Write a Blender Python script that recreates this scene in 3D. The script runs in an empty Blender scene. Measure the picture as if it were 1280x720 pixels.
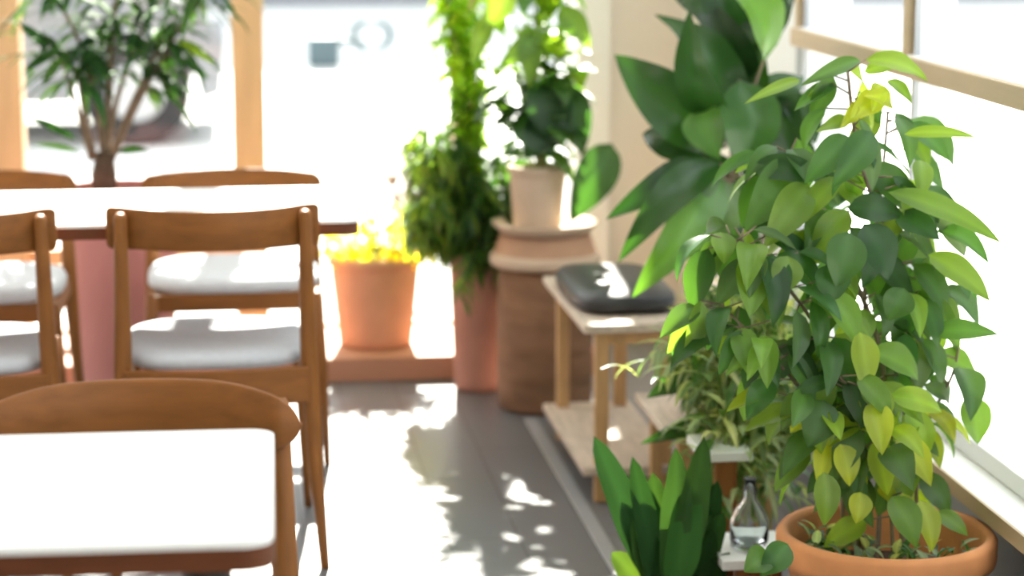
import bpy, math, random
from mathutils import Vector, Matrix
random.seed(7)
PI = math.pi
scn = bpy.context.scene
C = scn.collection

# ------------------------------------------------------------------ camera, world, sun, exposure
F = 2800.0
H = 1.45
cam_d = bpy.data.cameras.new('camera')
cam_d.sensor_width = 36.0
cam_d.lens = F / 1280 * 36
cam = bpy.data.objects.new('camera', cam_d)
C.objects.link(cam)
cam.location = (0, 0, H)
cam.rotation_euler = (math.radians(90 - 10.32), 0, math.radians(-7.41))
cam_d.dof.use_dof = True
cam_d.dof.focus_distance = 3.55
cam_d.dof.aperture_fstop = 2.8
cam_d.clip_end = 200
scn.camera = cam
CAMR = cam.rotation_euler.to_matrix()

w = bpy.data.worlds.new('world'); scn.world = w; w.use_nodes = True
bg = w.node_tree.nodes['Background']
bg.inputs['Color'].default_value = (0.93, 0.96, 1.0, 1)
bg.inputs['Strength'].default_value = 1.9

sun_d = bpy.data.lights.new('sun', 'SUN')
sun_d.energy = 13.0
sun_d.angle = math.radians(0.9)
sun_d.color = (1.0, 0.94, 0.84)
sun = bpy.data.objects.new('sun', sun_d); C.objects.link(sun)
AZ, EL = math.radians(4.7), math.radians(38)
sdir = Vector((-math.sin(AZ) * math.cos(EL), -math.cos(AZ) * math.cos(EL), -math.sin(EL)))
sun.rotation_euler = sdir.to_track_quat('-Z', 'Y').to_euler()

scn.view_settings.view_transform = 'Standard'
scn.view_settings.look = 'None'
scn.view_settings.exposure = 1.0
scn.view_settings.gamma = 1
scn.view_settings.use_curve_mapping = False
scn.cycles.use_denoising = True
scn.cycles.max_bounces = 10
scn.cycles.transparent_max_bounces = 24
scn.cycles.sample_clamp_indirect = 8

def ray(px, py):
    return CAMR @ Vector(((px - 640) / F, (360 - py) / F, -1))
def at(px, py, Y):                       # world point seen at a pixel, on the plane y = Y
    d = ray(px, py); return Vector((0, 0, H)) + d * (Y / d.y)
def on(px, py, z):                       # same on the level z
    d = ray(px, py); return Vector((0, 0, H)) + d * ((z - H) / d.z)

# ------------------------------------------------------------------ materials
MATS = {}
def newmat(name):
    m = bpy.data.materials.new(name); m.use_nodes = True
    MATS[name] = m
    return m, m.node_tree, m.node_tree.nodes['Principled BSDF']
def plain(name, col, rough=0.6, var=0.08, scale=8.0, bump=0.0, spec=0.5, metal=0.0, stretch=(1, 1, 1), coat=0.0):
    m, t, p = newmat(name)
    tc = t.nodes.new('ShaderNodeTexCoord'); mp = t.nodes.new('ShaderNodeMapping')
    nz = t.nodes.new('ShaderNodeTexNoise'); rp = t.nodes.new('ShaderNodeValToRGB')
    mp.inputs['Scale'].default_value = stretch
    nz.inputs['Scale'].default_value = scale; nz.inputs['Detail'].default_value = 5
    t.links.new(tc.outputs['Object'], mp.inputs['Vector']); t.links.new(mp.outputs[0], nz.inputs['Vector'])
    t.links.new(nz.outputs[0], rp.inputs[0])
    a = [max(0, c * (1 - var)) for c in col] + [1]; b = [min(1, c * (1 + var)) for c in col] + [1]
    rp.color_ramp.elements[0].position = 0.3; rp.color_ramp.elements[1].position = 0.7
    rp.color_ramp.elements[0].color = a; rp.color_ramp.elements[1].color = b
    t.links.new(rp.outputs[0], p.inputs['Base Color'])
    p.inputs['Roughness'].default_value = rough
    p.inputs['Specular IOR Level'].default_value = spec
    p.inputs['Metallic'].default_value = metal
    p.inputs['Coat Weight'].default_value = coat
    if bump:
        bp = t.nodes.new('ShaderNodeBump'); bp.inputs['Strength'].default_value = bump; bp.inputs['Distance'].default_value = 0.01
        t.links.new(nz.outputs[0], bp.inputs['Height']); t.links.new(bp.outputs[0], p.inputs['Normal'])
    return m
def glass(name):
    m, t, p = newmat(name)
    out = t.nodes['Material Output']; t.nodes.remove(p)
    tr = t.nodes.new('ShaderNodeBsdfTransparent'); gl = t.nodes.new('ShaderNodeBsdfGlossy'); mx = t.nodes.new('ShaderNodeMixShader')
    gl.inputs['Roughness'].default_value = 0.02
    mx.inputs[0].default_value = 0.02
    tr.inputs[0].default_value = (0.97, 0.985, 0.98, 1)
    t.links.new(tr.outputs[0], mx.inputs[1]); t.links.new(gl.outputs[0], mx.inputs[2]); t.links.new(mx.outputs[0], out.inputs[0])
    return m
def leafmat(name, rough=0.35, trans=0.45, tmul=(2.6, 2.4, 1.0), spec=0.5):
    m, t, p = newmat(name)
    out = t.nodes['Material Output']
    at_ = t.nodes.new('ShaderNodeAttribute'); at_.attribute_name = 'tint'
    mul = t.nodes.new('ShaderNodeMix'); mul.data_type = 'RGBA'; mul.blend_type = 'MULTIPLY'; mul.inputs[0].default_value = 1
    mul.inputs[7].default_value = (*tmul, 1)
    t.links.new(at_.outputs['Color'], mul.inputs[6])
    tl = t.nodes.new('ShaderNodeBsdfTranslucent'); mx = t.nodes.new('ShaderNodeMixShader'); mx.inputs[0].default_value = trans
    t.links.new(mul.outputs[2], tl.inputs[0])
    t.links.new(at_.outputs['Color'], p.inputs['Base Color'])
    p.inputs['Roughness'].default_value = rough; p.inputs['Specular IOR Level'].default_value = spec
    t.links.new(p.outputs[0], mx.inputs[1]); t.links.new(tl.outputs[0], mx.inputs[2]); t.links.new(mx.outputs[0], out.inputs[0])
    return m

WOOD = plain('oak_brown', (0.26, 0.098, 0.022), 0.5, 0.14, 9, 0.03, 0.3, stretch=(6, 6, 1))
WOODH = plain('oak_brown_crosswise', (0.25, 0.092, 0.020), 0.5, 0.14, 9, 0.03, 0.3, stretch=(1, 6, 6))
EDGE = plain('tabletop_wood_edge', (0.13, 0.038, 0.012), 0.5, 0.15, 8, 0, 0.3, stretch=(1, 6, 10))
PINE = plain('pine_frame', (0.70, 0.47, 0.25), 0.5, 0.12, 5, stretch=(5, 5, 0.6))
SILLW = plain('tan_window_wood', (0.55, 0.43, 0.27), 0.5, 0.1, 5, stretch=(5, 0.6, 5))
BENCHW = plain('weathered_bench_top', (0.62, 0.52, 0.42), 0.6, 0.15, 10, 0.1, stretch=(6, 1, 6))
BENCHL = plain('honey_bench_leg', (0.56, 0.34, 0.15), 0.5, 0.15, 8, stretch=(5, 5, 1))
LAM = plain('white_laminate', (0.86, 0.86, 0.84), 0.35, 0.01, 3)
PAD = plain('pale_grey_seat_fabric', (0.62, 0.65, 0.70), 0.85, 0.05, 60, 0.1)
BLACK = plain('black_metal', (0.012, 0.012, 0.013), 0.35, 0.1)
TERRA = plain('terracotta', (0.68, 0.36, 0.22), 0.8, 0.14, 7, 0.15)
TERRA2 = plain('pinkish_terracotta', (0.50, 0.24, 0.18), 0.8, 0.12, 7, 0.1)
TERRA3 = plain('orange_terracotta', (0.60, 0.25, 0.09), 0.75, 0.2, 8, 0.15)
RUSTIC = plain('brown_clay', (0.25, 0.13, 0.07), 0.75, 0.25, 6, 0.2, stretch=(1, 1, 3))
TERRA4 = plain('tan_clay', (0.46, 0.27, 0.17), 0.75, 0.15, 7, 0.1)
PINKP = plain('dusty_pink_planter', (0.50, 0.21, 0.20), 0.7, 0.05, 4)
CREAM = plain('cream_clay', (0.60, 0.46, 0.34), 0.7, 0.1, 8, 0.1)
SOIL = plain('soil', (0.05, 0.03, 0.018), 0.95, 0.4, 60, 0.6)
CUSH = plain('charcoal_leather', (0.03, 0.031, 0.034), 0.42, 0.1, 20, 0.1)
WALLP = plain('warm_white_plaster', (0.80, 0.74, 0.68), 0.9, 0.02, 3)
WHITEP = plain('white_paint', (0.85, 0.86, 0.85), 0.6, 0.02, 3)
COOLP = plain('cool_white_paint', (0.78, 0.82, 0.82), 0.6, 0.02, 3)
GREYP = plain('grey_paint', (0.45, 0.47, 0.50), 0.6, 0.04, 3)
LEDGE = plain('clay_tile_ledge', (0.52, 0.27, 0.17), 0.6, 0.08, 5)
METAL = plain('brushed_metal_strip', (0.40, 0.41, 0.43), 0.4, 0.05, 8, metal=0.3)
BARK = plain('grey_brown_bark', (0.20, 0.15, 0.10), 0.85, 0.3, 30, 0.3)
BARKD = plain('dark_trunk', (0.09, 0.055, 0.035), 0.85, 0.3, 30, 0.3)
STEM = plain('green_stem', (0.20, 0.25, 0.08), 0.6, 0.2, 20)
PAVE = plain('pale_paving', (0.60, 0.60, 0.58), 0.85, 0.05, 0.6)
FACADE = plain('pale_facade', (0.20, 0.205, 0.225), 0.85, 0.04, 0.6)
FACADEW = plain('shop_window_dark', (0.14, 0.145, 0.17), 0.3, 0.05, 2)
CARP = plain('grey_car_paint', (0.16, 0.17, 0.19), 0.25, 0.04, 2, coat=0.5)
TYRE = plain('tyre_rubber', (0.02, 0.02, 0.022), 0.8, 0.1)
SCOOT = plain('blue_grey_paint', (0.05, 0.085, 0.10), 0.5, 0.1)
GLASS = glass('window_glass')
LEAF = leafmat('leaf', 0.38, 0.45, (3.0, 2.7, 1.0), 0.5)
LEAFG = leafmat('glossy_leaf', 0.26, 0.3, (2.8, 2.8, 1.0), 0.42)
LEAFD = leafmat('dark_leaf', 0.65, 0.15, (2.5, 2.4, 1.0), 0.12)
LEAFB = leafmat('thin_leaf', 0.5, 0.6, (3.2, 3.0, 1.2), 0.3)

# dark plank floor: boards along y with a soft sheen
m, t, p = newmat('dark_grey_floorboards'); FLOOR = m
tc = t.nodes.new('ShaderNodeTexCoord'); br = t.nodes.new('ShaderNodeTexBrick'); mp = t.nodes.new('ShaderNodeMapping')
mp.inputs['Rotation'].default_value = (0, 0, PI / 2)
br.inputs['Scale'].default_value = 1; br.inputs['Brick Width'].default_value = 1.6; br.inputs['Row Height'].default_value = 0.16
br.inputs['Mortar Size'].default_value = 0.002
br.inputs['Color1'].default_value = (0.15, 0.155, 0.165, 1); br.inputs['Color2'].default_value = (0.18, 0.185, 0.195, 1)
br.inputs['Mortar'].default_value = (0.05, 0.05, 0.05, 1)
t.links.new(tc.outputs['Object'], mp.inputs[0]); t.links.new(mp.outputs[0], br.inputs['Vector'])
t.links.new(br.outputs[0], p.inputs['Base Color'])
p.inputs['Roughness'].default_value = 0.33; p.inputs['Specular IOR Level'].default_value = 0.6

# ------------------------------------------------------------------ mesh helpers
class MB:
    def __init__(s): s.v = []; s.f = []; s.c = None; s.smooth = True
    def add(s, vs, fs):
        o = len(s.v); s.v += [Vector(v) for v in vs]; s.f += [[i + o for i in f] for f in fs]
        if s.c is not None: s.c += [None] * len(vs)
    def build(s, name, mat, parent=None, off=None, smooth=True, bevel=0.0, weld=False):
        me = bpy.data.meshes.new(name)
        off = Vector(off) if off is not None else Vector((0, 0, 0))
        me.from_pydata([tuple(v - off) for v in s.v], [], s.f)
        me.update()
        me.materials.append(mat)
        if s.c:
            a = me.color_attributes.new('tint', 'FLOAT_COLOR', 'POINT')
            for i, c in enumerate(s.c): a.data[i].color = (*(c or (0.1, 0.2, 0.05)), 1)
        if smooth:
            me.polygons.foreach_set('use_smooth', [True] * len(me.polygons))
        o = bpy.data.objects.new(name, me); C.objects.link(o)
        if parent is not None: o.parent = parent
        elif off.length: o.location = off
        if bevel:
            b = o.modifiers.new('bevel', 'BEVEL'); b.width = bevel; b.segments = 3; b.limit_method = 'ANGLE'
            if smooth:
                me.polygons.foreach_set('use_smooth', [False] * len(me.polygons))
        return o
def box(M, x0, x1, y0, y1, z0, z1):
    M.add([(x0, y0, z0), (x1, y0, z0), (x1, y1, z0), (x0, y1, z0), (x0, y0, z1), (x1, y0, z1), (x1, y1, z1), (x0, y1, z1)],
          [(0, 3, 2, 1), (4, 5, 6, 7), (0, 1, 5, 4), (1, 2, 6, 5), (2, 3, 7, 6), (3, 0, 4, 7)])
def tube(M, pts, rads, n=10, sx=1.0, sy=1.0):
    pts = [Vector(p) for p in pts]
    vs = []; fs = []
    for i, p in enumerate(pts):
        d = (pts[min(i + 1, len(pts) - 1)] - pts[max(i - 1, 0)]).normalized()
        a = Vector((1, 0, 0)) if abs(d.x) < 0.9 else Vector((0, 1, 0))
        u = (a - d * a.dot(d)).normalized(); v = d.cross(u)
        for k in range(n):
            th = 2 * PI * k / n
            vs.append(p + (u * math.cos(th) * sx + v * math.sin(th) * sy) * rads[i])
    for i in range(len(pts) - 1):
        for k in range(n):
            k2 = (k + 1) % n
            fs.append((i * n + k, i * n + k2, (i + 1) * n + k2, (i + 1) * n + k))
    fs.append(tuple(range(n))[::-1]); fs.append(tuple((len(pts) - 1) * n + k for k in range(n)))
    M.add(vs, fs)
def curve(p0, ctrl, p1, n=8):
    p0, ctrl, p1 = Vector(p0), Vector(ctrl), Vector(p1)
    return [p0 * (1 - t) ** 2 + ctrl * 2 * t * (1 - t) + p1 * t * t for t in [i / n for i in range(n + 1)]]
def lathe(M, prof, c=(0, 0), n=40, closed=False):
    vs = []; fs = []
    for r, z in prof:
        for k in range(n):
            a = 2 * PI * k / n; vs.append((c[0] + r * math.cos(a), c[1] + r * math.sin(a), z))
    for i in range(len(prof) - 1):
        for k in range(n):
            k2 = (k + 1) % n
            fs.append((i * n + k, i * n + k2, (i + 1) * n + k2, (i + 1) * n + k))
    fs.append(tuple(range(n))[::-1])
    fs.append(tuple((len(prof) - 1) * n + k for k in range(n)))
    M.add(vs, fs)
def thing(name, loc, label, cat, group=None, rz=0):
    o = bpy.data.objects.new(name, None); C.objects.link(o)
    o.location = loc; o.rotation_euler = (0, 0, rz); o['label'] = label; o['category'] = cat
    if group: o['group'] = group
    o.empty_display_size = 0.1
    return o
def tag(o, label, cat, group=None):
    o['label'] = label; o['category'] = cat
    if group: o['group'] = group
    return o
def struct(name, M, mat, bevel=0, parent=None, **k):
    o = M.build(name, mat, parent, smooth=False, bevel=bevel, **k)
    if parent is None: o['kind'] = 'structure'
    return o
def bx(x0, x1, y0, y1, z0, z1):
    M = MB(); box(M, x0, x1, y0, y1, z0, z1); return M
def copy_tree(o, parent=None):
    c = o.copy(); C.objects.link(c); c.parent = parent
    for ch in [q for q in bpy.data.objects if q.parent == o]: copy_tree(ch, c)
    return c

def prof_ovate(t): return math.sin(PI * min(1, t ** 0.72)) ** 0.85 if 0 < t < 1 else 0
def prof_lance(t): return math.sin(PI * t ** 0.8) ** 0.9 if 0 < t < 1 else 0
def prof_strap(t): return min(1, t * 7) * (1 - t ** 4) ** 0.8 if 0 < t < 1 else 0.15 * (t == 0)
def prof_oblong(t): return (math.sin(PI * t ** 0.95)) ** 0.55 if 0 < t < 1 else 0
def leaf(M, base, tip, w, col, sag=0.12, fold=0.25, up=(0, 0, 1), prof=prof_ovate, n=8, wave=0.0, roll=0.0, petiole=None):
    if M.c is None: M.c = [None] * len(M.v)
    base, tip, up = Vector(base), Vector(tip), Vector(up)
    d = tip - base; L = d.length
    side = d.cross(up)
    if side.length < 1e-4 * L: side = d.cross(Vector((0, 1, 0.3)))
    side.normalize()
    nrm = side.cross(d).normalized()
    if roll:
        R = Matrix.Rotation(roll, 3, d.normalized()); side = R @ side; nrm2 = R @ nrm
    else: nrm2 = nrm
    o = len(M.v); cols = (-1, -0.5, 0, 0.5, 1)
    ph = random.random() * 6
    for i in range(n + 1):
        t = i / n
        c = base + d * t + nrm * (sag * L * 4 * t * (1 - t))
        ww = w / 2 * prof(t)
        for s in cols:
            q = c + side * (s * ww) + nrm2 * (fold * abs(s) * ww + wave * w * abs(s) * math.sin(t * 14 + ph + s))
            M.v.append(q)
            k = 1.25 if s == 0 else 1.0
            M.c.append((col[0] * k, col[1] * k, col[2] * k))
    m = len(cols)
    for i in range(n):
        for j in range(m - 1):
            M.f.append([o + i * m + j, o + i * m + j + 1, o + (i + 1) * m + j + 1, o + (i + 1) * m + j])
def jit(c, a=0.25):
    k = 1 + random.uniform(-a, a); h = random.uniform(-a, a) * 0.5
    return (c[0] * k * (1 + h), c[1] * k, c[2] * k * (1 - h))

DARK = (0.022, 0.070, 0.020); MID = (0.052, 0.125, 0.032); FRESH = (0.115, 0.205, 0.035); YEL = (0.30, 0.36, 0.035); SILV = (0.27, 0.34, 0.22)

# ------------------------------------------------------------------ room shell
YB = 6.90      # inner face of the back glazing
XR = 1.44      # inner face of the right glazing
TOPZ = 4.0
struct('floor', bx(-3.2, 1.62, -2.6, 7.05, -0.05, 0.0), FLOOR)
struct('ceiling', bx(-3.3, 1.75, -2.6, 7.2, TOPZ, TOPZ + 0.1), WHITEP)
struct('wall_left', bx(-3.3, -3.2, -2.6, 7.2, -0.05, TOPZ), WALLP)
struct('wall_back', bx(1.20, 1.62, YB, YB + 0.2, 0, TOPZ), WALLP)
struct('wall_front', bx(-3.3, 1.75, -2.7, -2.6, -0.05, TOPZ), WALLP)
struct('trim_1', bx(1.10, 1.20, YB - 0.03, YB + 0.2, 0, TOPZ), WHITEP)          # white column beside the glazing
struct('wall_right', bx(XR + 0.0, XR + 0.14, -2.6, 5.50, -0.05, 0.30), GREYP)
struct('trim_2', bx(XR, XR + 0.14, 5.52, YB, -0.05, TOPZ), COOLP)                 # pier at the far end of the right windows
struct('trim_3', bx(1.372, XR + 0.06, -2.6, 5.52, 0.300, 0.325), WHITEP, bevel=0.003)  # sill board
struct('trim_4', bx(1.366, 1.372, -2.6, 5.52, 0.296, 0.327), SILLW)
struct('trim_5', bx(0.800, 0.835, 1.5, 5.9, 0.0, 0.006), METAL, bevel=0.002)      # floor strip
LZ = 0.072
struct('trim_6', bx(-3.2, 1.10, 6.43, YB + 0.10, 0.0, LZ), LEDGE, bevel=0.004)    # ledge under the back glazing

# back glazing: pine posts, low rail, panes
def back_bay(n, x0, x1):
    fr = MB(); box(fr, x0, x1, YB, YB + 0.06, LZ, LZ + 0.012); 
    if x1 < 0.1: box(fr, x0, x1, YB, YB + 0.06, 0.285, 0.335)
    box(fr, x0, x1, YB, YB + 0.06, 3.6, TOPZ)
    o = struct('window_%d' % n, fr, PINE, bevel=0.003)
    g = MB(); box(g, x0, x1, YB + 0.025, YB + 0.031, LZ + 0.035, 3.6)
    g.build('pane', GLASS, o, smooth=False)
    return o
posts = [(-2.62, -2.50), (-1.60, -1.48), (-0.72, -0.595), (0.035, 0.132), (0.715, 0.785)]  # last post is added behind the foliage to shade a floor strip
for i, (a, b) in enumerate(posts):
    struct('trim_%d' % (7 + i), bx(a, b, YB - 0.04, YB + 0.10, LZ, TOPZ), PINE, bevel=0.004)
edges = [-3.2] + [v for p in posts for v in p] + [1.10]
for i in range(0, len(edges), 2):
    back_bay(1 + i // 2, edges[i], edges[i + 1])

# right glazing
yms = [5.50, 4.60, 3.70, 2.80, 1.90, 1.00, 0.10, -0.80, -1.7, -2.6]
RZ = 1.045
for i in range(len(yms) - 1):
    y1, y0 = yms[i], yms[i + 1]
    fr = MB()
    box(fr, XR + 0.01, XR + 0.07, y0, y1, 0.325, 0.365)          # bottom rail
    box(fr, XR - 0.01, XR + 0.09, y0, y1, RZ, RZ + 0.045)        # transom
    box(fr, XR + 0.01, XR + 0.07, y1 - 0.03, y1, 0.365, RZ)      # jambs
    box(fr, XR + 0.01, XR + 0.09, y1 - 0.05, y1, RZ + 0.045, TOPZ)
    box(fr, XR + 0.01, XR + 0.09, y0, y0 + 0.03, RZ + 0.045, TOPZ)
    o = struct('window_%d' % (7 + i), fr, WHITEP, bevel=0.003)
    g = MB(); box(g, XR + 0.038, XR + 0.044, y0, y1, 0.365, RZ); box(g, XR + 0.038, XR + 0.044, y0, y1, RZ + 0.045, TOPZ)
    g.build('pane', GLASS, o, smooth=False)
    tr = MB(); box(tr, XR - 0.022, XR - 0.01, y0, y1, RZ - 0.002, RZ + 0.042)
    box(tr, XR - 0.012, XR + 0.012, y1 - 0.03, y1 - 0.002, RZ + 0.042, TOPZ)
    tr.build('window_frame', SILLW, o, smooth=False, bevel=0.003)
    gk = MB(); box(gk, XR + 0.0, XR + 0.012, y1 - 0.055, y1 - 0.047, 0.365, TOPZ)
    gk.build('gasket', GREYP, o, smooth=False)

# outside
struct('ground', bx(-40, 40, 7.05, 60, -0.12, -0.05), PAVE)
struct('pavement', bx(1.62, 40, -20, 7.05, -0.12, -0.05), PAVE)

# ------------------------------------------------------------------ far things outside
def facade(name, loc, wd, ht, rz, label, nb):
    t = thing(name, loc, label, 'building', rz=rz)
    M = MB(); box(M, -wd / 2, wd / 2, 0, 1.5, 0, ht); M.build('wall', FACADE, t, smooth=False)
    step = wd / nb
    for i in range(nb):
        x = -wd / 2 + step * (i + 0.5)
        f = MB(); box(f, x - step * 0.36, x + step * 0.36, -0.06, 0.02, 0.55, 2.7); o = f.build('window', WHITEP, t, smooth=False)
        g = MB(); box(g, x - step * 0.31, x + step * 0.31, -0.075, -0.055, 0.65, 2.6); g.build('pane', FACADEW, o, smooth=False)
facade('shop_building', (0, 27, -0.05), 30, 7, 0, 'pale grey building far across the paving behind the back glazing', 9)
facade('side_building', (8.0, 6, -0.05), 30, 7, -PI / 2, 'pale building seen through the upper panes of the right hand windows', 11)

def make_car():
    t = thing('car', (-2.15, 12.9, -0.05), 'grey car parked outside behind the slender palm-like plant', 'car')
    pr = [(-2.1, 0.30), (-2.15, 0.62), (-2.0, 0.86), (-1.5, 0.95), (-0.9, 1.38), (0.5, 1.42), (1.25, 0.98), (2.0, 0.82), (2.18, 0.60), (2.15, 0.30)]
    arch = []
    for cx in (1.72 - 0.05, -1.35):
        for k in range(9):
            a = PI * k / 8; arch.append((cx + 0.37 * math.cos(a), 0.26 + 0.37 * math.sin(a)))
    pl = pr + arch
    M = MB()
    for y, s in ((0, 0.0), (0.12, 0.0), (1.6, 0.0)): pass
    n = len(pl); vs = []
    for y in (0.0, 1.72):
        for x, z in pl: vs.append((x, y + (0.12 if z > 1.0 and y == 0 else (-0.12 if z > 1.0 else 0)), z))
    fs = [tuple(range(n)), tuple(range(2 * n - 1, n - 1, -1))] + [(i, i + n, (i + 1) % n + n, (i + 1) % n) for i in range(n)]
    M.add(vs, fs); M.build('body', CARP, t, smooth=False)
    g = MB(); g.add([(-0.95, 0.02, 0.98), (1.1, 0.02, 0.98), (0.45, 0.09, 1.33), (-0.75, 0.09, 1.33), (-0.95, 0.05, 0.98), (1.1, 0.05, 0.98), (0.45, 0.12, 1.33), (-0.75, 0.12, 1.33)],
                    [(0, 1, 2, 3), (7, 6, 5, 4), (0, 4, 5, 1), (2, 6, 7, 3)])
    g.build('side_window', FACADEW, t, smooth=False)
    for cx in (1.67, -1.35):
        for y in (0.02, 1.5):
            wm = MB(); tube(wm, [(cx, y, 0.31), (cx, y + 0.04, 0.31), (cx, y + 0.18, 0.31), (cx, y + 0.22, 0.31)], [0.28, 0.31, 0.31, 0.28], 28)
            wh = wm.build('wheel', TYRE, t, smooth=False)
            hm = MB(); tube(hm, [(cx, y - 0.015, 0.31), (cx, y + 0.02, 0.31)], [0.16, 0.18], 20); hm.build('hubcap', METAL, wh, smooth=False)
make_car()
# small scooter far off
p0 = on(410, 88, -0.05)
t = thing('scooter', (p0.x, p0.y, -0.05), 'small blue-grey scooter parked far off on bright paving', 'scooter')
M = MB(); box(M, -0.16, 0.10, 0, 0.16, 0.02, 0.27); box(M, 0.08, 0.30, 0.05, 0.12, 0.20, 0.26); M.build('body', SCOOT, t, smooth=False, bevel=0.03)
M = MB(); n = 24
vs = []; fs = []
for k in range(n):
    a = 2 * PI * k / n
    for j in range(8):
        b = 2 * PI * j / 8; r = 0.15 + 0.035 * math.cos(b)
        vs.append((0.36 + r * math.cos(a), 0.08 + 0.022 * math.sin(b), 0.27 + r * 0.8 * math.sin(a)))
for k in range(n):
    for j in range(8): fs.append((k * 8 + j, ((k + 1) % n) * 8 + j, ((k + 1) % n) * 8 + (j + 1) % 8, k * 8 + (j + 1) % 8))
M.add(vs, fs); M.build('wheel', SCOOT, t)

# ------------------------------------------------------------------ tables
def rrect(x0, x1, y0, y1, r, n=6):
    pts = []
    for cx, cy, a0 in ((x1 - r, y1 - r, 0), (x0 + r, y1 - r, PI / 2), (x0 + r, y0 + r, PI), (x1 - r, y0 + r, 1.5 * PI)):
        for k in range(n + 1):
            a = a0 + PI / 2 * k / n; pts.append((cx + r * math.cos(a), cy + r * math.sin(a)))
    return pts
def slab(M, pts, z0, z1):
    n = len(pts)
    M.add([(x, y, z0) for x, y in pts] + [(x, y, z1) for x, y in pts],
          [tuple(range(n))[::-1], tuple(range(n, 2 * n))] + [(i, (i + 1) % n, (i + 1) % n + n, i + n) for i in range(n)])
def table(name, loc, rz, wx, wy, label, peds):
    t = thing(name, loc, label, 'table', rz=rz)
    M = MB(); slab(M, rrect(-wx / 2 + .001, wx / 2 - .001, -wy / 2 + .001, wy / 2 - .001, 0.034), 0.733, 0.740); M.build('tabletop', LAM, t, smooth=False)
    M = MB(); slab(M, rrect(-wx / 2, wx / 2, -wy / 2, wy / 2, 0.035), 0.708, 0.733); M.build('edge_band', EDGE, t, smooth=False)
    for px in peds:
        M = MB(); tube(M, [(px, 0, 0.02), (px, 0, 0.70)], [0.03, 0.03], 20); box(M, px - 0.07, px + 0.07, -0.16, 0.16, 0.70, 0.708)
        M.build('pedestal', BLACK, t, smooth=False)
        M = MB(); lathe(M, [(0.21, 0), (0.215, 0.008), (0.20, 0.014), (0.05, 0.024), (0.03, 0.03)], (px, 0)); M.build('base_plate', BLACK, t)
table('cafe_table', (-0.266, 2.635, 0), math.radians(-1.5), 0.64, 0.52, 'white topped cafe table with brown edge and black pedestal, nearest in view', [0.235])
table('long_table', (-0.55, 4.985, 0), 0, 1.67, 0.55, 'long white table behind the chair with pale seat, in front of the glazing', [-0.02])

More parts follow.
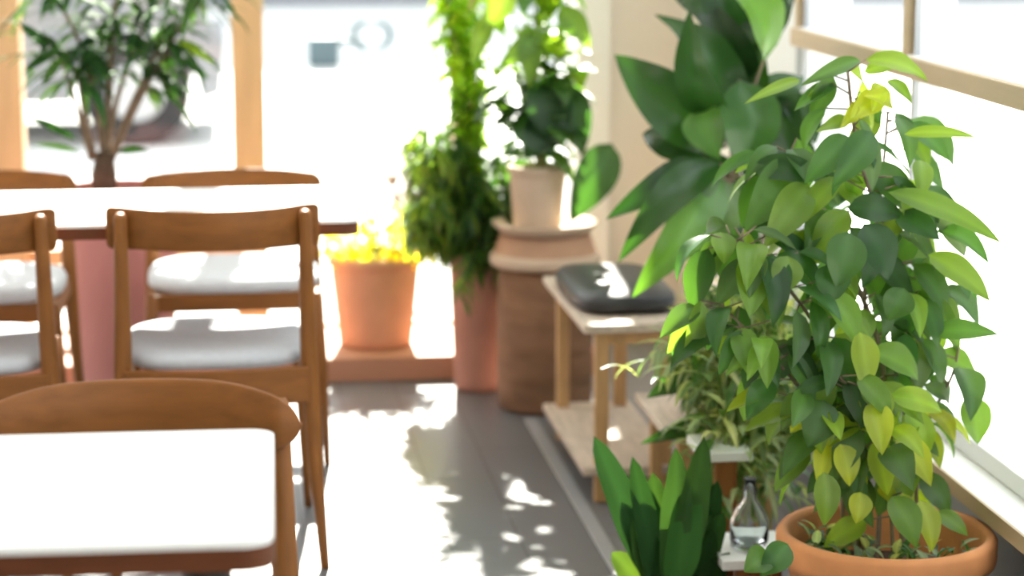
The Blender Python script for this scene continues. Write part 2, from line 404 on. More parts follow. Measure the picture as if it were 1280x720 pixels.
# ------------------------------------------------------------------ chairs
def make_chair(name, label, top=0.78, wd=0.442, seat=0.445, slat=0.085, group=None, round_end=0.3, arch=-0.006):
    t = thing(name, (0, 0, 0), label, 'chair', group)
    hw = wd / 2 - 0.029
    for s in (-1, 1):
        M = MB(); tube(M, [(s * (hw + 0.028), -0.055, 0), (s * (hw + 0.012), -0.015, seat * 0.55), (s * (hw + 0.004), 0.005, seat - 0.02), (s * hw, -0.012, (seat + top) / 2), (s * (hw - 0.002), -0.043, top - 0.014 - max(0, arch) * 0.6), (s * (hw - 0.002), -0.045, top - 0.007 - max(0, arch) * 0.6)],
                       [0.010, 0.0155, 0.0195, 0.0165, 0.0135, 0.009], 14)
        M.build('leg', WOOD, t)
    for s in (-1, 1):
        M = MB(); tube(M, [(s * (hw + 0.012), 0.435, 0), (s * (hw + 0.002), 0.42, seat * 0.6), (s * (hw - 0.008), 0.405, seat - 0.018)], [0.0095, 0.015, 0.017], 14)
        M.build('leg', WOOD, t)
    # seat frame: curved rear rail, side rails, front rail
    def rail(pts, z0, z1, th):
        M = MB(); n = len(pts); vs = []
        for i, (x, y) in enumerate(pts):
            a = Vector(pts[max(i - 1, 0)]); b = Vector(pts[min(i + 1, n - 1)]); d = (b - a).normalized(); nn = Vector((-d.y, d.x)) * th / 2
            for (q, z) in ((nn, z0), (-nn, z0), (-nn, z1), (nn, z1)): vs.append((x + q.x, y + q.y, z))
        fs = []
        for i in range(n - 1):
            for k in range(4):
                k2 = (k + 1) % 4; fs.append((i * 4 + k, (i + 1) * 4 + k, (i + 1) * 4 + k2, i * 4 + k2))
        fs += [(0, 1, 2, 3), tuple((n - 1) * 4 + k for k in (3, 2, 1, 0))]
        M.add(vs, fs); return M
    arc = [(hw * (-1 + 2 * i / 16), -0.012 - 0.028 * math.cos(PI * (i / 16 - 0.5))) for i in range(17)]
    rail(arc, seat - 0.088, seat - 0.010, 0.018).build('seat_rail', WOODH, t, smooth=False, bevel=0.003)
    for s in (-1, 1):
        rail([(s * hw, 0.0), (s * (hw - 0.006), 0.40)], seat - 0.055, seat - 0.012, 0.018).build('seat_rail', WOOD, t, smooth=False, bevel=0.003)
    rail([(-hw, 0.405), (hw, 0.405)], seat - 0.055, seat - 0.012, 0.018).build('seat_rail', WOODH, t, smooth=False, bevel=0.003)
    # padded seat
    M = MB(); rings = []; N = 48
    def outline(k, sc):
        a = 2 * PI * k / N; ca, sa = math.cos(a), math.sin(a)
        x = (hw + 0.008) * math.copysign(abs(ca) ** 0.55, ca); y = 0.20 + 0.215 * math.copysign(abs(sa) ** 0.6, sa)
        return (x * sc, 0.20 + (y - 0.20) * sc)
    vs = []; levels = [(0.95, seat - 0.014), (1.0, seat - 0.006), (1.0, seat + 0.008), (0.97, seat + 0.018), (0.88, seat + 0.024), (0.55, seat + 0.020), (0.25, seat + 0.017)]
    for sc, z in levels:
        for k in range(N):
            x, y = outline(k, sc); vs.append((x, y, z))
    fs = [(i * N + k, i * N + (k + 1) % N, (i + 1) * N + (k + 1) % N, (i + 1) * N + k) for i in range(len(levels) - 1) for k in range(N)]
    fs += [tuple(range(N))[::-1], tuple((len(levels) - 1) * N + k for k in range(N))]
    M.add(vs, fs); M.build('seat', PAD, t)
    # bent backrest slat with rounded ends
    M = MB(); n = 40; W2 = wd / 2; vs = []
    for i in range(n + 1):
        u = -1 + 2 * i / n
        x = W2 * math.sin(u * PI / 2); u = x / W2
        y = -0.014 - 0.064 * max(0.0, 1 - (u / 0.84) ** 2)
        rr = (0.02 + 0.98 * round_end) * slat / 2 if round_end > 0.4 else 0.014
        e = max(0.0, abs(x) - (W2 - rr)) / rr
        hh0 = slat / 2 - rr * (1 - math.sqrt(max(0.0, 1 - e * e))) * 0.97
        drop = arch * (max(0.0, abs(u) - 0.35) / 0.65) ** 2.2
        hh = max(0.004, hh0 - drop / 2); zc = top - slat / 2 - drop / 2
        th = 0.006
        for (dy, dz) in ((-th, -hh + 0.004), (-th * 0.4, -hh), (th * 0.4, -hh), (th, -hh + 0.004), (th, hh - 0.004), (th * 0.4, hh), (-th * 0.4, hh), (-th, hh - 0.004)):
            vs.append((x, y + dy - dz * 0.12, zc + dz))
    fs = []
    for i in range(n):
        for k in range(8): fs.append((i * 8 + k, (i + 1) * 8 + k, (i + 1) * 8 + (k + 1) % 8, i * 8 + (k + 1) % 8))
    fs += [tuple(range(8)), tuple(n * 8 + k for k in range(7, -1, -1))]
    M.add(vs, fs); M.build('backrest', WOODH, t)
    return t
c1 = make_chair('dining_chair', 'brown wooden chair with pale grey seat, its back to us, centre of the photo', group='wooden chairs around the white tables')
c1.location = (-0.022, 4.68, 0)
c2 = copy_tree(c1); c2.location = (-0.565, 4.67, 0); c2.rotation_euler.z = math.radians(2)
c2['label'] = 'wooden chair with its back to us, cut off by the left edge of the photo'
c3 = make_chair('dining_chair', '', round_end=0.95, arch=0.026, group='wooden chairs around the white tables'); c3.location = (-0.122, 2.945, 0); c3.rotation_euler.z = PI - math.radians(1)
c3['label'] = 'brown wooden chair facing us across the nearest white table'
c4 = make_chair('low_chair', 'low wooden chair facing us across the long table, right of the pink planter', 0.69, 0.478, 0.45, 0.06, round_end=0.95, arch=0.008, group='wooden chairs around the white tables')
c4.location = (0.023, 5.93, 0); c4.rotation_euler.z = PI
c5 = copy_tree(c4); c5.location = (-0.61, 5.76, 0); c5.rotation_euler.z = PI; c5.scale = (1, 1, 1.04)
c5['label'] = 'low wooden chair facing us across the long table, left of the pink planter'

# ------------------------------------------------------------------ bench, cushion, stands
def stand(name, label, cat, x0, x1, y0, y1, ztop, shelves, topmat, legmat, lw=0.032, th=0.02):
    cx, cy = (x0 + x1) / 2, (y0 + y1) / 2
    t = thing(name, (cx, cy, 0), label, cat)
    M = bx(x0, x1, y0, y1, ztop - th, ztop); M.build('top_board', topmat, t, off=(cx, cy, 0), smooth=False, bevel=0.003)
    for (z, ex) in shelves:
        M = bx(x0 + ex, x1 - 0.01, y0 - 0.0, y1, z - th, z); M.build('shelf', topmat, t, off=(cx, cy, 0), smooth=False, bevel=0.003)
    for a in (x0 + 0.03 , x1 - 0.03 - lw):
        for b in (y0 + 0.012, y1 - 0.03 - lw):
            segs = [0.0] + sorted([z for z, _ in shelves]) + [ztop - th]
            M = MB()
            for i in range(len(segs) - 1):
                lo = segs[i]; hi = segs[i + 1] - (th if i < len(segs) - 2 else 0)
                box(M, a, a + lw, b, b + lw, lo, hi)
            M.build('leg', legmat, t, off=(cx, cy, 0), smooth=False, bevel=0.003)
    for b in (y0 + 0.016, y1 - 0.055):
        M = bx(x0 + 0.05, x1 - 0.05, b + 0.004, b + 0.024, ztop - th - 0.03, ztop - th); M.build('apron', legmat, t, off=(cx, cy, 0), smooth=False)
    return t
stand('wooden_bench', 'narrow wooden bench with a lower shelf, carrying the dark cushion', 'bench', 0.826, 1.070, 5.045, 5.72, 0.43, [(0.088, 0.0)], BENCHW, BENCHL)
stand('plant_stand', 'low wooden plant stand with pale top right before the bench', 'plant stand', 0.935, 1.21, 4.62, 4.99, 0.28, [], BENCHW, BENCHL, 0.028)
stand('wooden_stool', 'small pale topped stool half hidden behind the leafy plants', 'stool', 0.945, 1.05, 4.29, 4.45, 0.315, [], WHITEP, WOOD, 0.026)
stand('step_stool', 'low white step stool under the clear glass bottle', 'stool', 0.93, 1.08, 4.03, 4.22, 0.17, [], WHITEP, WOOD, 0.026)

M = MB(); cx, cy = 0.958, 5.40; N = 48; vs = []
lv = [(0.88, 0.431), (0.97, 0.437), (1.0, 0.452), (0.985, 0.464), (0.90, 0.477), (0.70, 0.486), (0.35, 0.491), (0.08, 0.489)]
for sc, z in lv:
    for k in range(N):
        a = 2 * PI * k / N; ca, sa = math.cos(a), math.sin(a)
        vs.append((cx + 0.128 * sc * math.copysign(abs(ca) ** 0.45, ca), cy + 0.25 * sc * math.copysign(abs(sa) ** 0.45, sa), z))
fs = [(i * N + k, i * N + (k + 1) % N, (i + 1) * N + (k + 1) % N, (i + 1) * N + k) for i in range(len(lv) - 1) for k in range(N)]
fs += [tuple(range(N))[::-1], tuple((len(lv) - 1) * N + k for k in range(N))]
M.add(vs, fs); o = M.build('seat_cushion', CUSH, None, off=(cx, cy, 0.43)); tag(o, 'plump charcoal cushion lying on the narrow wooden bench', 'cushion')

# glass bottle
m, tt, p = newmat('clear_glass'); BG = m
p.inputs['Transmission Weight'].default_value = 1; p.inputs['Roughness'].default_value = 0.03; p.inputs['IOR'].default_value = 1.45; p.inputs['Base Color'].default_value = (0.9, 0.95, 0.95, 1)
t = thing('glass_bottle', (1.0, 4.11, 0.17), 'clear glass bottle with a narrow neck on the low white stool', 'bottle')
M = MB(); lathe(M, [(0.026, 0.001), (0.036, 0.004), (0.038, 0.02), (0.038, 0.055), (0.030, 0.075), (0.014, 0.10), (0.011, 0.135), (0.014, 0.14), (0.009, 0.14), (0.008, 0.10), (0.025, 0.072), (0.034, 0.052), (0.034, 0.012), (0.01, 0.008)])
M.build('bottle_body', BG, t)

# ------------------------------------------------------------------ pots
def pot(t, h, rt, rb, mat, rim=0.03, riml=0.012, z0=0.0, loc=None, soil=True, bands=0, name='pot', soilz=None):
    pr = [(rb * 0.9, z0), (rb, z0 + 0.004)]
    nb = 14
    for i in range(1, nb):
        f = i / nb; z = z0 + (h - rim) * f; r = rb + (rt - riml - rb) * f
        if bands: r += 0.006 * math.sin(f * bands * 2 * PI)
        pr.append((r, z))
    pr += [(rt - riml, z0 + h - rim), (rt, z0 + h - rim + 0.003), (rt, z0 + h - 0.004), (rt - 0.004, z0 + h), (rt - 0.014, z0 + h), (rt - 0.018, z0 + h - 0.004)]
    sz = soilz if soilz is not None else z0 + h - 0.045
    ri = rb + (rt - riml - rb) * max(0, (sz - z0) / h) - 0.012
    pr += [(ri, sz - 0.012)]
    M = MB(); lathe(M, pr, n=48); M.build(name, mat, t)
    if soil:
        M = MB(); lathe(M, [(ri + 0.001, sz - 0.010), (ri - 0.001, sz), (ri * 0.5, sz + 0.008), (0.01, sz + 0.010)], n=32); M.build('soil', SOIL, t)
    return sz

# --- pot with yellow flowers on the ledge
X, Y = (459 - 270) / F * 6.62, 6.63
t = thing('flower_pot', (X, Y, LZ), 'terracotta pot of bright yellow flowers on the ledge by the glazing', 'potted plant')
L0 = Vector((X, Y, LZ))
pot(t, 0.275, 0.142, 0.108, TERRA, 0.03, 0.008)
M = MB(); S = MB();
for i in range(420):
    a = random.uniform(0, 2 * PI); r = 0.17 * math.sqrt(random.random()) * 1.05
    z = 0.25 + random.random() * 0.16 * (1 - (r / 0.2) ** 2 * 0.5)
    b = Vector((r * math.cos(a), r * math.sin(a) * 0.75, z))
    d = Vector((math.cos(a) * 0.6 + random.uniform(-.6, .6), random.uniform(-.6, .6), random.uniform(-.5, .8))).normalized() * random.uniform(0.025, 0.045)
    c = random.choice([(0.45, 0.42, 0.03), (0.55, 0.48, 0.05), (0.30, 0.36, 0.04), (0.35, 0.40, 0.05)])
    leaf(M, b, b + d, 0.02, jit(c), 0.1, 0.1, n=4)
for i in range(30):
    a = random.uniform(0, 2 * PI); r = 0.13 * math.sqrt(random.random())
    tube(S, [(r * .5 * math.cos(a), r * .5 * math.sin(a), 0.232), (r * math.cos(a), r * math.sin(a) * .75, 0.30 + random.random() * .06)], [0.003, 0.002], 5)
M.build('foliage', LEAFB, t); S.build('stems', STEM, t)

# --- fern pot
X, Y = (591 - 270) / F * 6.32, 6.30
t = thing('fern_pot', (X, Y, 0), 'tall pinkish clay pot of fine drooping dark foliage left of the brown drum', 'potted plant')
sz = pot(t, 0.40, 0.092, 0.072, TERRA2, 0.03, 0.006)
M = MB(); S = MB()
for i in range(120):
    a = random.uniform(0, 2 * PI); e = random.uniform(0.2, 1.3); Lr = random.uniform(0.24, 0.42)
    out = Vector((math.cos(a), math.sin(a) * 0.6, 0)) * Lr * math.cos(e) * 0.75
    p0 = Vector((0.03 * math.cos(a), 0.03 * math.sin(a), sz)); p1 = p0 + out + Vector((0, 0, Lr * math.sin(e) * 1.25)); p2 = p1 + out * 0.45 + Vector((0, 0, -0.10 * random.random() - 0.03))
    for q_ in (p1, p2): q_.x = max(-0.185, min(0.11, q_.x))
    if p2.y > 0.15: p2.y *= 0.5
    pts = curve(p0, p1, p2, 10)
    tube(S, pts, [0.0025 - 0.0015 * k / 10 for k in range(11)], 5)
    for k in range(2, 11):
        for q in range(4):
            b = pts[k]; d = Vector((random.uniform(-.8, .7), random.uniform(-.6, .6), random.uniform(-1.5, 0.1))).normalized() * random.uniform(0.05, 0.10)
            leaf(M, b, b + d, 0.014, jit(random.choice([MID, FRESH, (0.18, 0.28, 0.06)] if b.x < -0.10 else [DARK, MID, MID, (0.06, 0.13, 0.04), FRESH])), 0.08, 0.1, n=4, prof=prof_lance)  # leaflets on the left coloured paler to look sun-struck
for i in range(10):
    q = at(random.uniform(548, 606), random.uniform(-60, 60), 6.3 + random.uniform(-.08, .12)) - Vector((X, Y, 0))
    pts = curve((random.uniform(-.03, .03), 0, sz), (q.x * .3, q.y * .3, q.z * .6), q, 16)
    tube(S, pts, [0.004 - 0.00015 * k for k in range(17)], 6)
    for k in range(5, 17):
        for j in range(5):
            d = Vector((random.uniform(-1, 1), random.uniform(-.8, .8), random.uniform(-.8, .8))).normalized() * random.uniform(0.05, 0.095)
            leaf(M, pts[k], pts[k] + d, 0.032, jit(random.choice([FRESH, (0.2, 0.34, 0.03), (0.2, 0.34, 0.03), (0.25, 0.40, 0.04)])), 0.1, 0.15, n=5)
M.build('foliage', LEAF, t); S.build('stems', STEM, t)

# --- brown ribbed drum, upturned wide pot, saucer, cream pot with glossy plant
XD, YD = (677 - 270) / F * 6.05, 6.05
t = thing('clay_drum', (XD, YD, 0), 'brown ribbed clay drum standing on the floor behind the bench', 'pot')
M = MB(); pr = [(0.118, 0)]
for i in range(41):
    f = i / 40; pr.append((0.127 + 0.0035 * math.copysign(abs(math.sin(f * 5 * PI)) ** 0.4, 1) + 0.004 * math.sin(f * PI), 0.004 + f * 0.392))
pr.append((0.115, 0.40)); lathe(M, pr, n=48); o = M.build('drum_body', RUSTIC, t)
M = MB(); lathe(M, [(0.118, 0.398), (0.147, 0.402), (0.151, 0.408), (0.151, 0.430), (0.142, 0.438), (0.126, 0.485), (0.12, 0.489)], n=48)
o = M.build('wide_pot', TERRA4, None, off=None); o.location = (XD, YD, 0.002)
M = MB(); lathe(M, [(0.148, 0.404), (0.153, 0.409), (0.153, 0.431), (0.143, 0.439), (0.138, 0.436)], n=48); M.build('rim', CREAM, o)
tag(o, 'shallow upturned clay pot resting on the brown ribbed drum', 'pot')
M = MB(); lathe(M, [(0.10, 0), (0.125, 0.004), (0.142, 0.022), (0.148, 0.030), (0.143, 0.033), (0.125, 0.014), (0.02, 0.010)], n=48)
o = M.build('saucer', CREAM, None); o.location = (XD, YD, 0.493)
tag(o, 'wide cream clay saucer under the cream pot', 'saucer')
XC = (667 - 270) / F * 6.05
base = Vector((XC, YD, 0.506))
t = thing('rubber_plant', base, 'leafy green plant in a small cream pot on the stacked brown drum', 'potted plant')
sz = pot(t, 0.175, 0.083, 0.066, CREAM, 0.022, 0.005)
M = MB(); S = MB()
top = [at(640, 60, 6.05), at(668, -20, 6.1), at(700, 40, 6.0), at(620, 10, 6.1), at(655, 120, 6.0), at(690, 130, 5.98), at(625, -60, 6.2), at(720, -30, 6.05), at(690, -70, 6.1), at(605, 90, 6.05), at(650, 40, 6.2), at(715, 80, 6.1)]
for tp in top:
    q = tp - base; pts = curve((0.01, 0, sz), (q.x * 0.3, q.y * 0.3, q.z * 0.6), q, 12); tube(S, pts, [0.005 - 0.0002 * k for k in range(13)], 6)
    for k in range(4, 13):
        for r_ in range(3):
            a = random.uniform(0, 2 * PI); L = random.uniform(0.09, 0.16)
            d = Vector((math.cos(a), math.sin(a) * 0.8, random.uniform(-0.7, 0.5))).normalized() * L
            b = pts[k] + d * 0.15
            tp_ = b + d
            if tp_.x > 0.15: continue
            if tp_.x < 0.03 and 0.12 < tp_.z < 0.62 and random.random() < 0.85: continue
            leaf(M, b, tp_, L * 0.5, jit(random.choice([MID, FRESH, (0.2, 0.34, 0.03), (0.2, 0.34, 0.03)]) if pts[k].z > 0.42 else random.choice([DARK, MID, MID])), 0.12, 0.25)  # upper leaves coloured brighter to read as lit through by the sun
def hero(M, base, a, b, wpx, col, Y0, Y1=None, prof=prof_ovate, sag=0.12, fold=0.25, roll=0.0, up=(0, -0.5, 1), wave=0.02, n=12):
    Y1 = Y1 or Y0
    A = at(a[0], a[1], Y0) - base; B = at(b[0], b[1], Y1) - base
    leaf(M, A, B, wpx / F * (Y0 + Y1) / 2, col, sag, fold, up, prof, n, wave, roll)
for a, b, wp, c in [((705, 105), (728, 195), 46, DARK), ((690, 150), (655, 200), 50, DARK), ((672, 100), (702, 185), 60, DARK), ((650, 140), (690, 196), 55, DARK), ((765, 180), (712, 278), 55, DARK),
                    ((680, 40), (620, 90), 30, FRESH), ((700, 10), (738, 60), 34, FRESH), ((660, 30), (662, 110), 34, FRESH), ((610, 20), (590, 80), 26, FRESH), ((640, -10), (600, 40), 34, FRESH)]:
    hero(M, base, a, b, wp, jit(c, .1), 6.0, 5.95, up=(0, -1, 0.3))
tube(S, curve(Vector((0.01, 0, sz)), (0.12, -0.02, sz + 0.10), at(765, 180, 6.0) - base, 8), [0.003] * 9, 6)
M.build('foliage', LEAF, t); S.build('stems', STEM, t)

# --- slender palm-like plant in a pink planter (left)
X, Y = (142 - 270) / F * 6.2, 6.2
base = Vector((X, Y, 0))
t = thing('pink_planter', base, 'slender palm-like plant with dark narrow leaves in a tall dusty pink planter', 'potted plant')
sz = pot(t, 0.62, 0.17, 0.125, PINKP, 0.02, 0.001)
M = MB(); S = MB(); T = MB()
b0 = at(130, 220, Y) - base
tube(T, [Vector((b0.x, b0.y, sz - 0.01)), b0, at(131, 190, Y) - base], [0.030, 0.036, 0.022], 10)
tops = [((98, 165), (92, 110), (70, 60)), ((128, 170), (140, 100), (135, 30)), ((133, 190), (140, 100), (145, -30)), ((140, 185), (165, 130), (185, 95)), ((145, 180), (160, 130), (205, 50)), ((108, 190), (96, 110), (100, 95)),
        ((134, 150), (150, 60), (215, -20)), ((128, 150), (120, 60), (60, -15)), ((150, 170), (190, 80), (255, -10))]
for i, (p1, p2, p3) in enumerate(tops):
    dy = random.uniform(-0.06, 0.08)
    A = at(130 + (p1[0] - 130) * .5, 200, Y) - base; B = at(*p2, Y + dy * .5) - base; Ct = at(*p3, Y + dy) - base
    pts = curve(A, B, Ct, 10); tube(S, pts, [0.0085 - 0.0004 * k for k in range(11)], 7)
    for k in range(22):
        a = random.uniform(0, 2 * PI); L = random.uniform(0.13, 0.24)
        q = pts[10 - (k % 3)]
        d = Vector((math.cos(a), math.sin(a) * 0.9, random.uniform(-0.85, 0.45))).normalized() * L
        leaf(M, q, q + d, random.uniform(0.022, 0.034), jit(random.choice([DARK, DARK, (0.03, 0.08, 0.02), MID])), 0.16, 0.2, prof=prof_lance, n=7)
for a, b, wp, c in [((95, 175), (35, 145), 11, DARK), ((100, 190), (40, 180), 7, MID), ((145, 190), (188, 188), 9, DARK), ((200, 90), (230, 125), 12, DARK), ((220, 50), (270, 80), 14, (0.2, 0.33, 0.03)),
                    ((225, 72), (262, 100), 12, DARK), ((60, 60), (22, 28), 14, DARK), ((75, 62), (30, 90), 14, DARK), ((80, 70), (52, 108), 13, MID), ((100, 60), (140, 98), 20, DARK), ((110, 100), (102, 118), 9, DARK), ((172, 40), (158, 72), 12, DARK)]:
    hero(M, base, a, b, wp, c, 6.15, prof=prof_lance, up=(0, -1, 0.4))
M.build('foliage', LEAFD, t); S.build('stems', BARK, t); T.build('trunk', BARKD, t)

# small purplish shrub outside
p0 = on(500, 300, -0.05); base = Vector((p0.x, p0.y, -0.05))
base = Vector(((493 - 270) / F * 8.0, 8.0, -0.05))
t = thing('outdoor_shrub', base, 'thin purplish shrub outside the glazing behind the yellow flowers', 'shrub')
M = MB(); S = MB()
for i in range(9):
    q = at(random.uniform(478, 512), random.uniform(175, 250), 8.0) - base
    q.y += random.uniform(-.08, .08)
    pts = curve((0.02, 0, 0), (q.x * .2 + .03, 0, q.z * .6), q, 8); tube(S, pts, [0.008 - 0.0007 * k for k in range(9)], 6)
    for k in range(3, 9):
        for j in range(3):
            a = random.uniform(0, 6.28); d = Vector((math.cos(a), math.sin(a), random.uniform(-.4, .6))) * 0.06
            leaf(M, pts[k], pts[k] + d, 0.025, jit((0.14, 0.09, 0.10)), n=4)
M.build('foliage', LEAF, t); S.build('stems', BARK, t)

# --- large leafed plant between bench and back wall
base = Vector((1.215, 5.20, 0))
t = thing('broadleaf_plant', base, 'tall plant with very large dark leaves beside the dark cushion', 'potted plant')
sz = pot(t, 0.36, 0.135, 0.10, TERRA, 0.035, 0.01)
M = MB(); S = MB()
P = lambda x, y, yy: at(x, y, yy) - base
R0 = Vector((0, 0, sz))
def stem(pxs, r0=0.008, r1=0.004):
    cs = [P(*q) for q in pxs]
    pts = curve(R0, cs[0], cs[1], 12); tube(S, pts, [r0 + (r1 - r0) * k / 12 for k in range(13)], 7)
stem([(925, 380, 5.2), (905, 210, 4.95)], 0.010, 0.007)
stem([(915, 330, 5.1), (915, 80, 5.0)], 0.010, 0.005)
stem([(930, 330, 5.1), (935, 50, 5.0)], 0.009, 0.004)
stem([(960, 300, 5.1), (985, 130, 5.0)], 0.008, 0.004)
G1, G2, G3 = (0.020, 0.066, 0.014), (0.038, 0.11, 0.025), (0.085, 0.20, 0.035)
DK = (0.012, 0.042, 0.010)
heroes = [  # upper cluster: base, tip, width px, colour, Y base, Y tip
    ((905, 185), (768, 68), 78, G1, 5.02, 5.10), ((915, 165), (820, 18), 72, G1, 5.0, 5.08), ((912, 150), (862, 10), 62, G1, 4.98, 4.9),
    ((880, 195), (803, 168), 52, DK, 5.0, 5.1), ((955, 75), (890, -40), 66, G3, 4.95, 4.9), ((930, 130), (885, 0), 70, DK, 5.05, 5.1),
    ((950, 160), (955, 10), 62, G1, 5.02, 5.1), ((935, 170), (1005, 95), 62, G1, 5.0, 5.05), ((945, 120), (975, -10), 46, DK, 5.05, 5.12),
    ((925, 100), (925, 215), 84, G2, 4.94, 4.92), ((960, 120), (990, 205), 60, DK, 5.0, 4.95), ((880, 130), (900, 200), 60, (0.09, 0.2, 0.05), 4.96, 4.9),
    ((880, 150), (840, 200), 46, DK, 5.05, 5.1), ((985, 120), (1020, 180), 50, DK, 5.0, 4.95),
    ((930, 60), (905, -60), 80, DK, 5.1, 5.15), ((960, 60), (1000, -20), 50, DK, 5.1, 5.15), ((915, 60), (835, -5), 60, DK, 5.1, 5.2), ((955, 190), (1010, 120), 60, DK, 5.12, 5.15),
    ((900, 180), (850, 90), 90, DK, 5.12, 5.2), ((930, 190), (940, 90), 100, DK, 5.12, 5.15), ((920, 250), (850, 190), 70, DK, 5.1, 5.15), ((930, 240), (985, 200), 70, DK, 5.05, 5.1),
    ((930, 300), (900, 240), 70, DK, 5.1, 5.1), ((960, 290), (985, 230), 70, DK, 5.05, 5.05), ((915, 330), (950, 400), 60, DK, 5.0, 5.0), ((1000, 240), (1010, 170), 60, DK, 5.0, 5.05),
    # lower arching cluster
    ((905, 212), (757, 275), 52, DK, 4.92, 4.82), ((900, 205), (772, 330), 52, G1, 4.88, 4.75), ((902, 222), (790, 372), 62, G3, 4.86, 4.72),
    ((905, 225), (862, 318), 78, (0.09, 0.15, 0.06), 4.86, 4.8), ((915, 230), (860, 372), 40, G1, 4.9, 4.85), ((920, 225), (945, 350), 60, G1, 4.9, 4.85),
    ((890, 260), (855, 300), 70, DK, 5.0, 5.0), ((905, 250), (880, 350), 70, DK, 5.0, 5.02),
]
for a, b, wp, c, y0, y1 in heroes:
    hero(M, base, a, b, wp, jit(c, .1), y0, y1, sag=random.uniform(0.14, 0.24), fold=random.uniform(0.25, 0.5), up=(random.uniform(-0.8, 0.5), -0.75, 0.55), wave=0.035, n=14, prof=prof_ovate)
    A = P(*a, y0); tube(S, [P(905, 215, 4.97) if a[1] > 190 else P(920, 170, 5.0), A], [0.004, 0.003], 6)
M.build('foliage', LEAFG, t); S.build('stems', BARK, t)

# --- silvery narrow leafed plant on the plant stand
base = Vector((1.085, 4.76, 0.28))
t = thing('silvery_plant', base, 'bushy grey-green plant with narrow leaves on the low plant stand', 'potted plant')
sz = pot(t, 0.13, 0.085, 0.065, TERRA2, 0.025, 0.006)
M = MB(); S = MB()
for i in range(190):
    q = at(random.gauss(938, 42), random.uniform(405, 635), random.uniform(4.3, 4.6)) - base
    pts = curve((0, 0, sz), (q.x * .4, q.y * .3, max(q.z, 0.1) * 1.1 + .12), q, 9); tube(S, pts, [0.003 - 0.0002 * k for k in range(10)], 5)
    for k in range(3, 10):
        for j in range(2):
            d = Vector((random.uniform(-1, 1), random.uniform(-1, .6), random.uniform(-1, .5))).normalized() * random.uniform(0.06, 0.11)
            leaf(M, pts[k], pts[k] + d, random.uniform(0.014, 0.024), jit(random.choice([SILV, SILV, SILV, (0.12, 0.20, 0.10), MID])), 0.15, 0.2, n=5, prof=prof_lance)
for a, b, wp, c in [((905, 455), (808, 498), 46, G1), ((915, 530), (800, 555), 30, G1), ((900, 470), (850, 500), 30, SILV), ((935, 520), (828, 548), 24, DARK)]:
    hero(M, base, a, b, wp, c, 4.6, 4.55, up=(0, -.8, .6))
M.build('foliage', LEAF, t); S.build('stems', STEM, t)

# --- upright broad leaved plant, bottom centre
base = Vector((0.845, 4.10, 0))
t = thing('upright_plant', base, 'low plant with upright wavy green leaves on the floor near the step stool', 'potted plant')
sz = pot(t, 0.12, 0.095, 0.075, TERRA2, 0.022, 0.006)
M = MB()
for a, b, wp, c in [((815, 730), (742, 545), 44, (0.025, 0.08, 0.03)), ((835, 740), (845, 560), 44, MID), ((845, 730), (880, 570), 46, MID), ((830, 740), (815, 590), 40, MID), ((850, 740), (897, 600), 40, DARK),  # first leaf's colour darkened to stand in for shade
                    ((820, 740), (775, 610), 36, G2), ((840, 745), (862, 600), 50, (0.05, 0.15, 0.03)), ((825, 745), (790, 650), 40, MID), ((850, 745), (890, 660), 44, G1), ((815, 745), (765, 690), 40, FRESH), ((835, 750), (825, 640), 46, G1),
                    ((855, 750), (912, 690), 36, G1), ((830, 740), (800, 600), 40, G1), ((838, 740), (880, 545), 44, MID), ((845, 745), (905, 640), 40, G2), ((835, 745), (850, 620), 60, G1), ((820, 745), (790, 570), 34, DARK)]:
    y = 4.10 + random.uniform(-0.05, 0.05)
    hero(M, base, a, b, wp, jit((c[0]*.9, c[1]*.9, c[2]*.9), .1), y, y + random.uniform(-.05, .05), prof=prof_oblong, up=(0.1, -1, 0.2), wave=0.05, sag=0.06, fold=0.3, n=14)
    
M2 = MB()
for i in range(8):
    a = 2 * PI * i / 8; tube(M2, [(0.02 * math.cos(a), 0.02 * math.sin(a), sz), (0.035 * math.cos(a), 0.035 * math.sin(a), sz + 0.05)], [0.005, 0.004], 6)
M.build('foliage', LEAFD, t); M2.build('stems', STEM, t)

# --- big terracotta pot with the tall yellow-green plant, front right
base = Vector((1.185, 3.82, 0))
t = thing('terracotta_planter', base, 'tall yellow-green leafy plant in a wide terracotta pot below the window sill', 'potted plant')
M = MB(); lathe(M, [(0.14, 0), (0.145, 0.005), (0.178, 0.245), (0.198, 0.250), (0.200, 0.262), (0.200, 0.295), (0.192, 0.307), (0.182, 0.306), (0.176, 0.296), (0.168, 0.21), (0.165, 0.20)], n=64); o = M.build('pot', TERRA3, t); o.scale.z = 0.93
M = MB(); lathe(M, [(0.166, 0.198), (0.165, 0.21), (0.08, 0.218), (0.01, 0.22)], n=40); o = M.build('soil', SOIL, t); o.scale.z = 0.93
sz = 0.195
M = MB(); S = MB()
P = lambda x, y, yy: at(x, y, yy) - base
def stem7(pxs, r0, r1, root):
    c = [P(*q) for q in pxs]; pts = []
    prev = root
    allp = [root] + c
    # Catmull style
    for i in range(len(allp) - 1):
        a = allp[max(i - 1, 0)]; b = allp[i]; d = allp[i + 1]; e = allp[min(i + 2, len(allp) - 1)]
        for k in range(6):
            u = k / 6
            pts.append(0.5 * ((2 * b) + (d - a) * u + (2 * a - 5 * b + 4 * d - e) * u * u + (-a + 3 * b - 3 * d + e) * u ** 3))
    pts.append(allp[-1]); n = len(pts)
    tube(S, pts, [r0 + (r1 - r0) * k / n for k in range(n)], 7)
    return pts
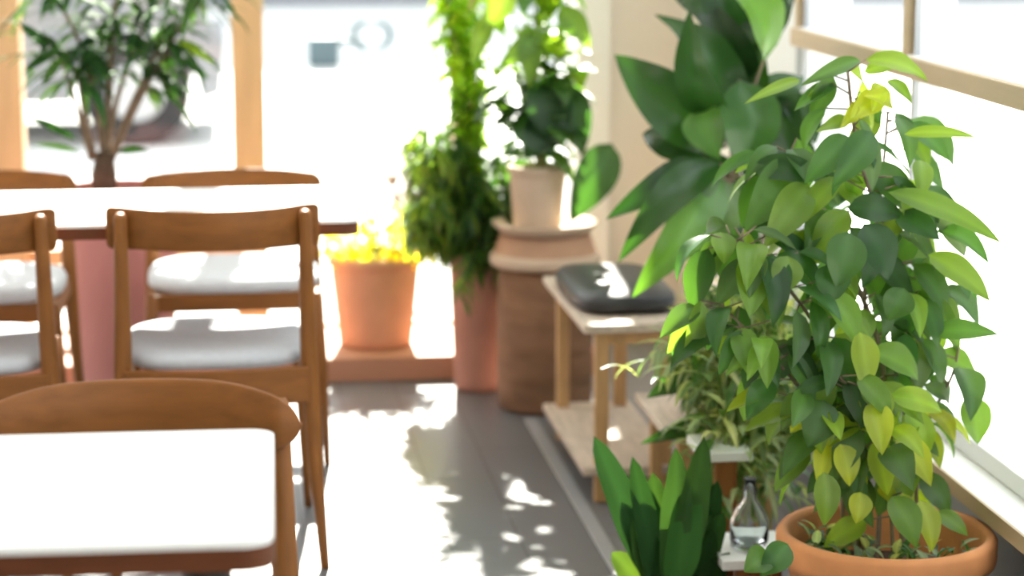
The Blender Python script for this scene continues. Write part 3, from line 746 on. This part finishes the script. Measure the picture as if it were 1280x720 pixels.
ST = [
    ([(1136, 600, 3.87), (1140, 480, 3.87), (1120, 330, 3.90), (1075, 200, 3.9), (1060, 90, 3.95)], 0.0065, 0.003, (0.03, 0.0)),
    ([(1070, 600, 3.85), (1105, 470, 3.85), (1060, 330, 3.9), (1000, 230, 3.95), (985, 190, 4.0)], 0.006, 0.003, (-0.03, -0.02)),
    ([(1080, 560, 3.8), (1040, 440, 3.8), (960, 330, 3.85), (915, 300, 3.85)], 0.005, 0.0025, (-0.05, 0.02)),
    ([(1120, 560, 3.9), (1150, 420, 3.92), (1165, 320, 3.95), (1130, 230, 3.95)], 0.005, 0.0025, (0.05, 0.03)),
    ([(1100, 560, 3.95), (1080, 400, 4.0), (1100, 250, 4.05), (1110, 140, 4.05)], 0.005, 0.0025, (0.0, 0.05)),
    ([(1050, 590, 3.8), (1010, 500, 3.78), (950, 430, 3.8), (900, 380, 3.85)], 0.0045, 0.002, (-0.08, 0.0)),
    ([(1110, 600, 3.8), (1085, 520, 3.76), (1050, 470, 3.74)], 0.004, 0.002, (0.0, -0.06)),
    ([(1150, 560, 3.9), (1190, 470, 3.92), (1200, 420, 3.92)], 0.004, 0.002, (0.06, 0.0)),
]
ALT = {0: 50, 1: 58, 2: 60, 3: 36, 4: 50, 5: 56, 6: 20, 7: 9}
for i, (pxs, r0, r1, rt) in enumerate(ST):
    pts = stem7(pxs, r0, r1, Vector((rt[0], rt[1], sz)))
    n = len(pts)
    for k in range(ALT[i]):
        j = int(n * (0.22 + 0.77 * (k + random.random() * .6) / ALT[i])); j = min(j, n - 1)
        q = pts[j]; a = random.uniform(0, 2 * PI)
        L = random.uniform(0.06, 0.115)
        hd = Vector((math.cos(a), math.sin(a) * 0.7, 0))
        pb = q + hd * random.uniform(0.02, 0.06) + Vector((0, 0, random.uniform(-0.01, 0.03)))
        tp = pb + (hd * random.uniform(0.2, 0.8) + Vector((0, 0, random.uniform(-1.0, -0.15)))).normalized() * L * (1.15 if q.z > 0.6 else 1)
        if tp.x + base.x > 1.40: continue
        zz = q.z
        if zz < 0.55: c = random.choice([YEL, FRESH, (0.20, 0.30, 0.03), MID, (0.06, 0.12, 0.04)])
        elif zz > 1.02: c = random.choice([FRESH, MID, MID, (0.2, 0.3, 0.03)])
        else: c = random.choice([MID, FRESH, DARK, G2, G2, (0.07, 0.13, 0.06), (0.12, 0.22, 0.03)])
        leaf(M, pb, tp, L * random.uniform(0.40, 0.58), jit(c, .2), random.uniform(0.05, 0.22), random.uniform(0.15, 0.5), up=(random.uniform(-.3, .3), random.uniform(-1, 0), 0.6), wave=0.02, n=9)
        tube(S, [q, pb], [0.0018, 0.0015], 5)
for a, b, wp, c, y0, y1 in [
    ((1110, 240), (1253, 305), 34, FRESH, 3.85, 3.80), ((1160, 318), (1238, 377), 40, FRESH, 3.85, 3.8), ((1165, 415), (1248, 418), 30, MID, 3.85, 3.8),
    ((1210, 495), (1222, 556), 46, (0.12, 0.24, 0.03), 3.85, 3.83), ((1130, 168), (1222, 172), 18, FRESH, 3.9, 3.85), ((1100, 120), (1060, 150), 34, YEL, 3.95, 3.9), ((1115, 130), (1080, 120), 30, YEL, 3.95, 3.9),  # yellow leaves high up imitate sunlit ones by their colour
    ((1095, 125), (1068, 148), 26, YEL, 3.95, 3.9), ((1100, 105), (1090, 140), 26, YEL, 3.95, 3.9), ((1080, 130), (1050, 160), 24, YEL, 3.95, 3.9), ((1110, 100), (1140, 130), 20, FRESH, 3.95, 3.9), ((1060, 150), (1020, 165), 20, FRESH, 3.95, 3.9), ((1090, 165), (1040, 235), 44, G2, 3.85, 3.8), ((1060, 170), (1005, 230), 40, G2, 3.85, 3.82), ((1150, 200), (1150, 250), 30, FRESH, 3.9, 3.85),
    ((1075, 415), (1080, 490), 40, (0.22, 0.32, 0.03), 3.75, 3.72), ((1085, 480), (1100, 540), 50, (0.20, 0.30, 0.03), 3.75, 3.72), ((1030, 500), (1010, 560), 56, MID, 3.75, 3.72),
    ((1050, 555), (1062, 608), 38, YEL, 3.72, 3.70), ((1030, 590), (1030, 658), 38, FRESH, 3.70, 3.68), ((1075, 615), (1070, 655), 34, YEL, 3.72, 3.7),
    ((1115, 620), (1145, 685), 46, (0.11, 0.22, 0.03), 3.70, 3.66), ((1150, 625), (1165, 690), 36, YEL, 3.72, 3.68), ((1170, 640), (1210, 670), 26, FRESH, 3.72, 3.70),
    ((1000, 200), (930, 290), 60, MID, 3.95, 3.9), ((1010, 230), (955, 310), 50, FRESH, 3.9, 3.85), ((940, 210), (1040, 225), 40, DARK, 3.95, 3.9),
    ((1075, 75), (1000, 108), 22, MID, 4.0, 3.95), ((1080, 90), (1135, 78), 20, FRESH, 4.0, 3.98), ((1000, 100), (930, 130), 16, FRESH, 4.0, 3.95),
    ((1060, 260), (1130, 270), 40, DARK, 3.85, 3.85), ((1080, 280), (1110, 350), 56, DARK, 3.82, 3.8), ((1060, 290), (1045, 360), 56, MID, 3.8, 3.78), ((1120, 270), (1175, 300), 40, DARK, 3.85, 3.8),
    ((1035, 330), (1040, 380), 50, G2, 3.8, 3.78), ((985, 320), (975, 370), 44, FRESH, 3.8, 3.78), ((900, 290), (905, 330), 34, FRESH, 3.85, 3.82), ((900, 420), (915, 455), 32, (0.2, 0.34, 0.05), 3.8, 3.78),
    ((1130, 360), (1110, 400), 44, MID, 3.8, 3.8), ((960, 690), (930, 715), 40, MID, 3.62, 3.6), ((985, 680), (950, 720), 40, G2, 3.62, 3.6)]:
    hero(M, base, a, b, wp, jit(c, .1), y0, y1, up=(0.1, -0.9, 0.5), wave=0.02, n=12)
# creeping silvery ground cover inside the pot
G = MB()
for i in range(150):
    a = random.uniform(PI * 0.75, PI * 1.9); r = 0.15 * math.sqrt(random.random())
    b = Vector((r * math.cos(a), r * math.sin(a), sz + 0.012 + random.random() * 0.06)); d = Vector((random.uniform(-1, 1), random.uniform(-1, 1), random.uniform(0, .9))).normalized() * 0.04
    leaf(G, b, b + d, 0.018, jit(random.choice([SILV, (0.09, 0.15, 0.08), G2])), n=5)
M.build('foliage', LEAF, t); S.build('stems', BARK, t); G.build('ground_cover', LEAF, t)
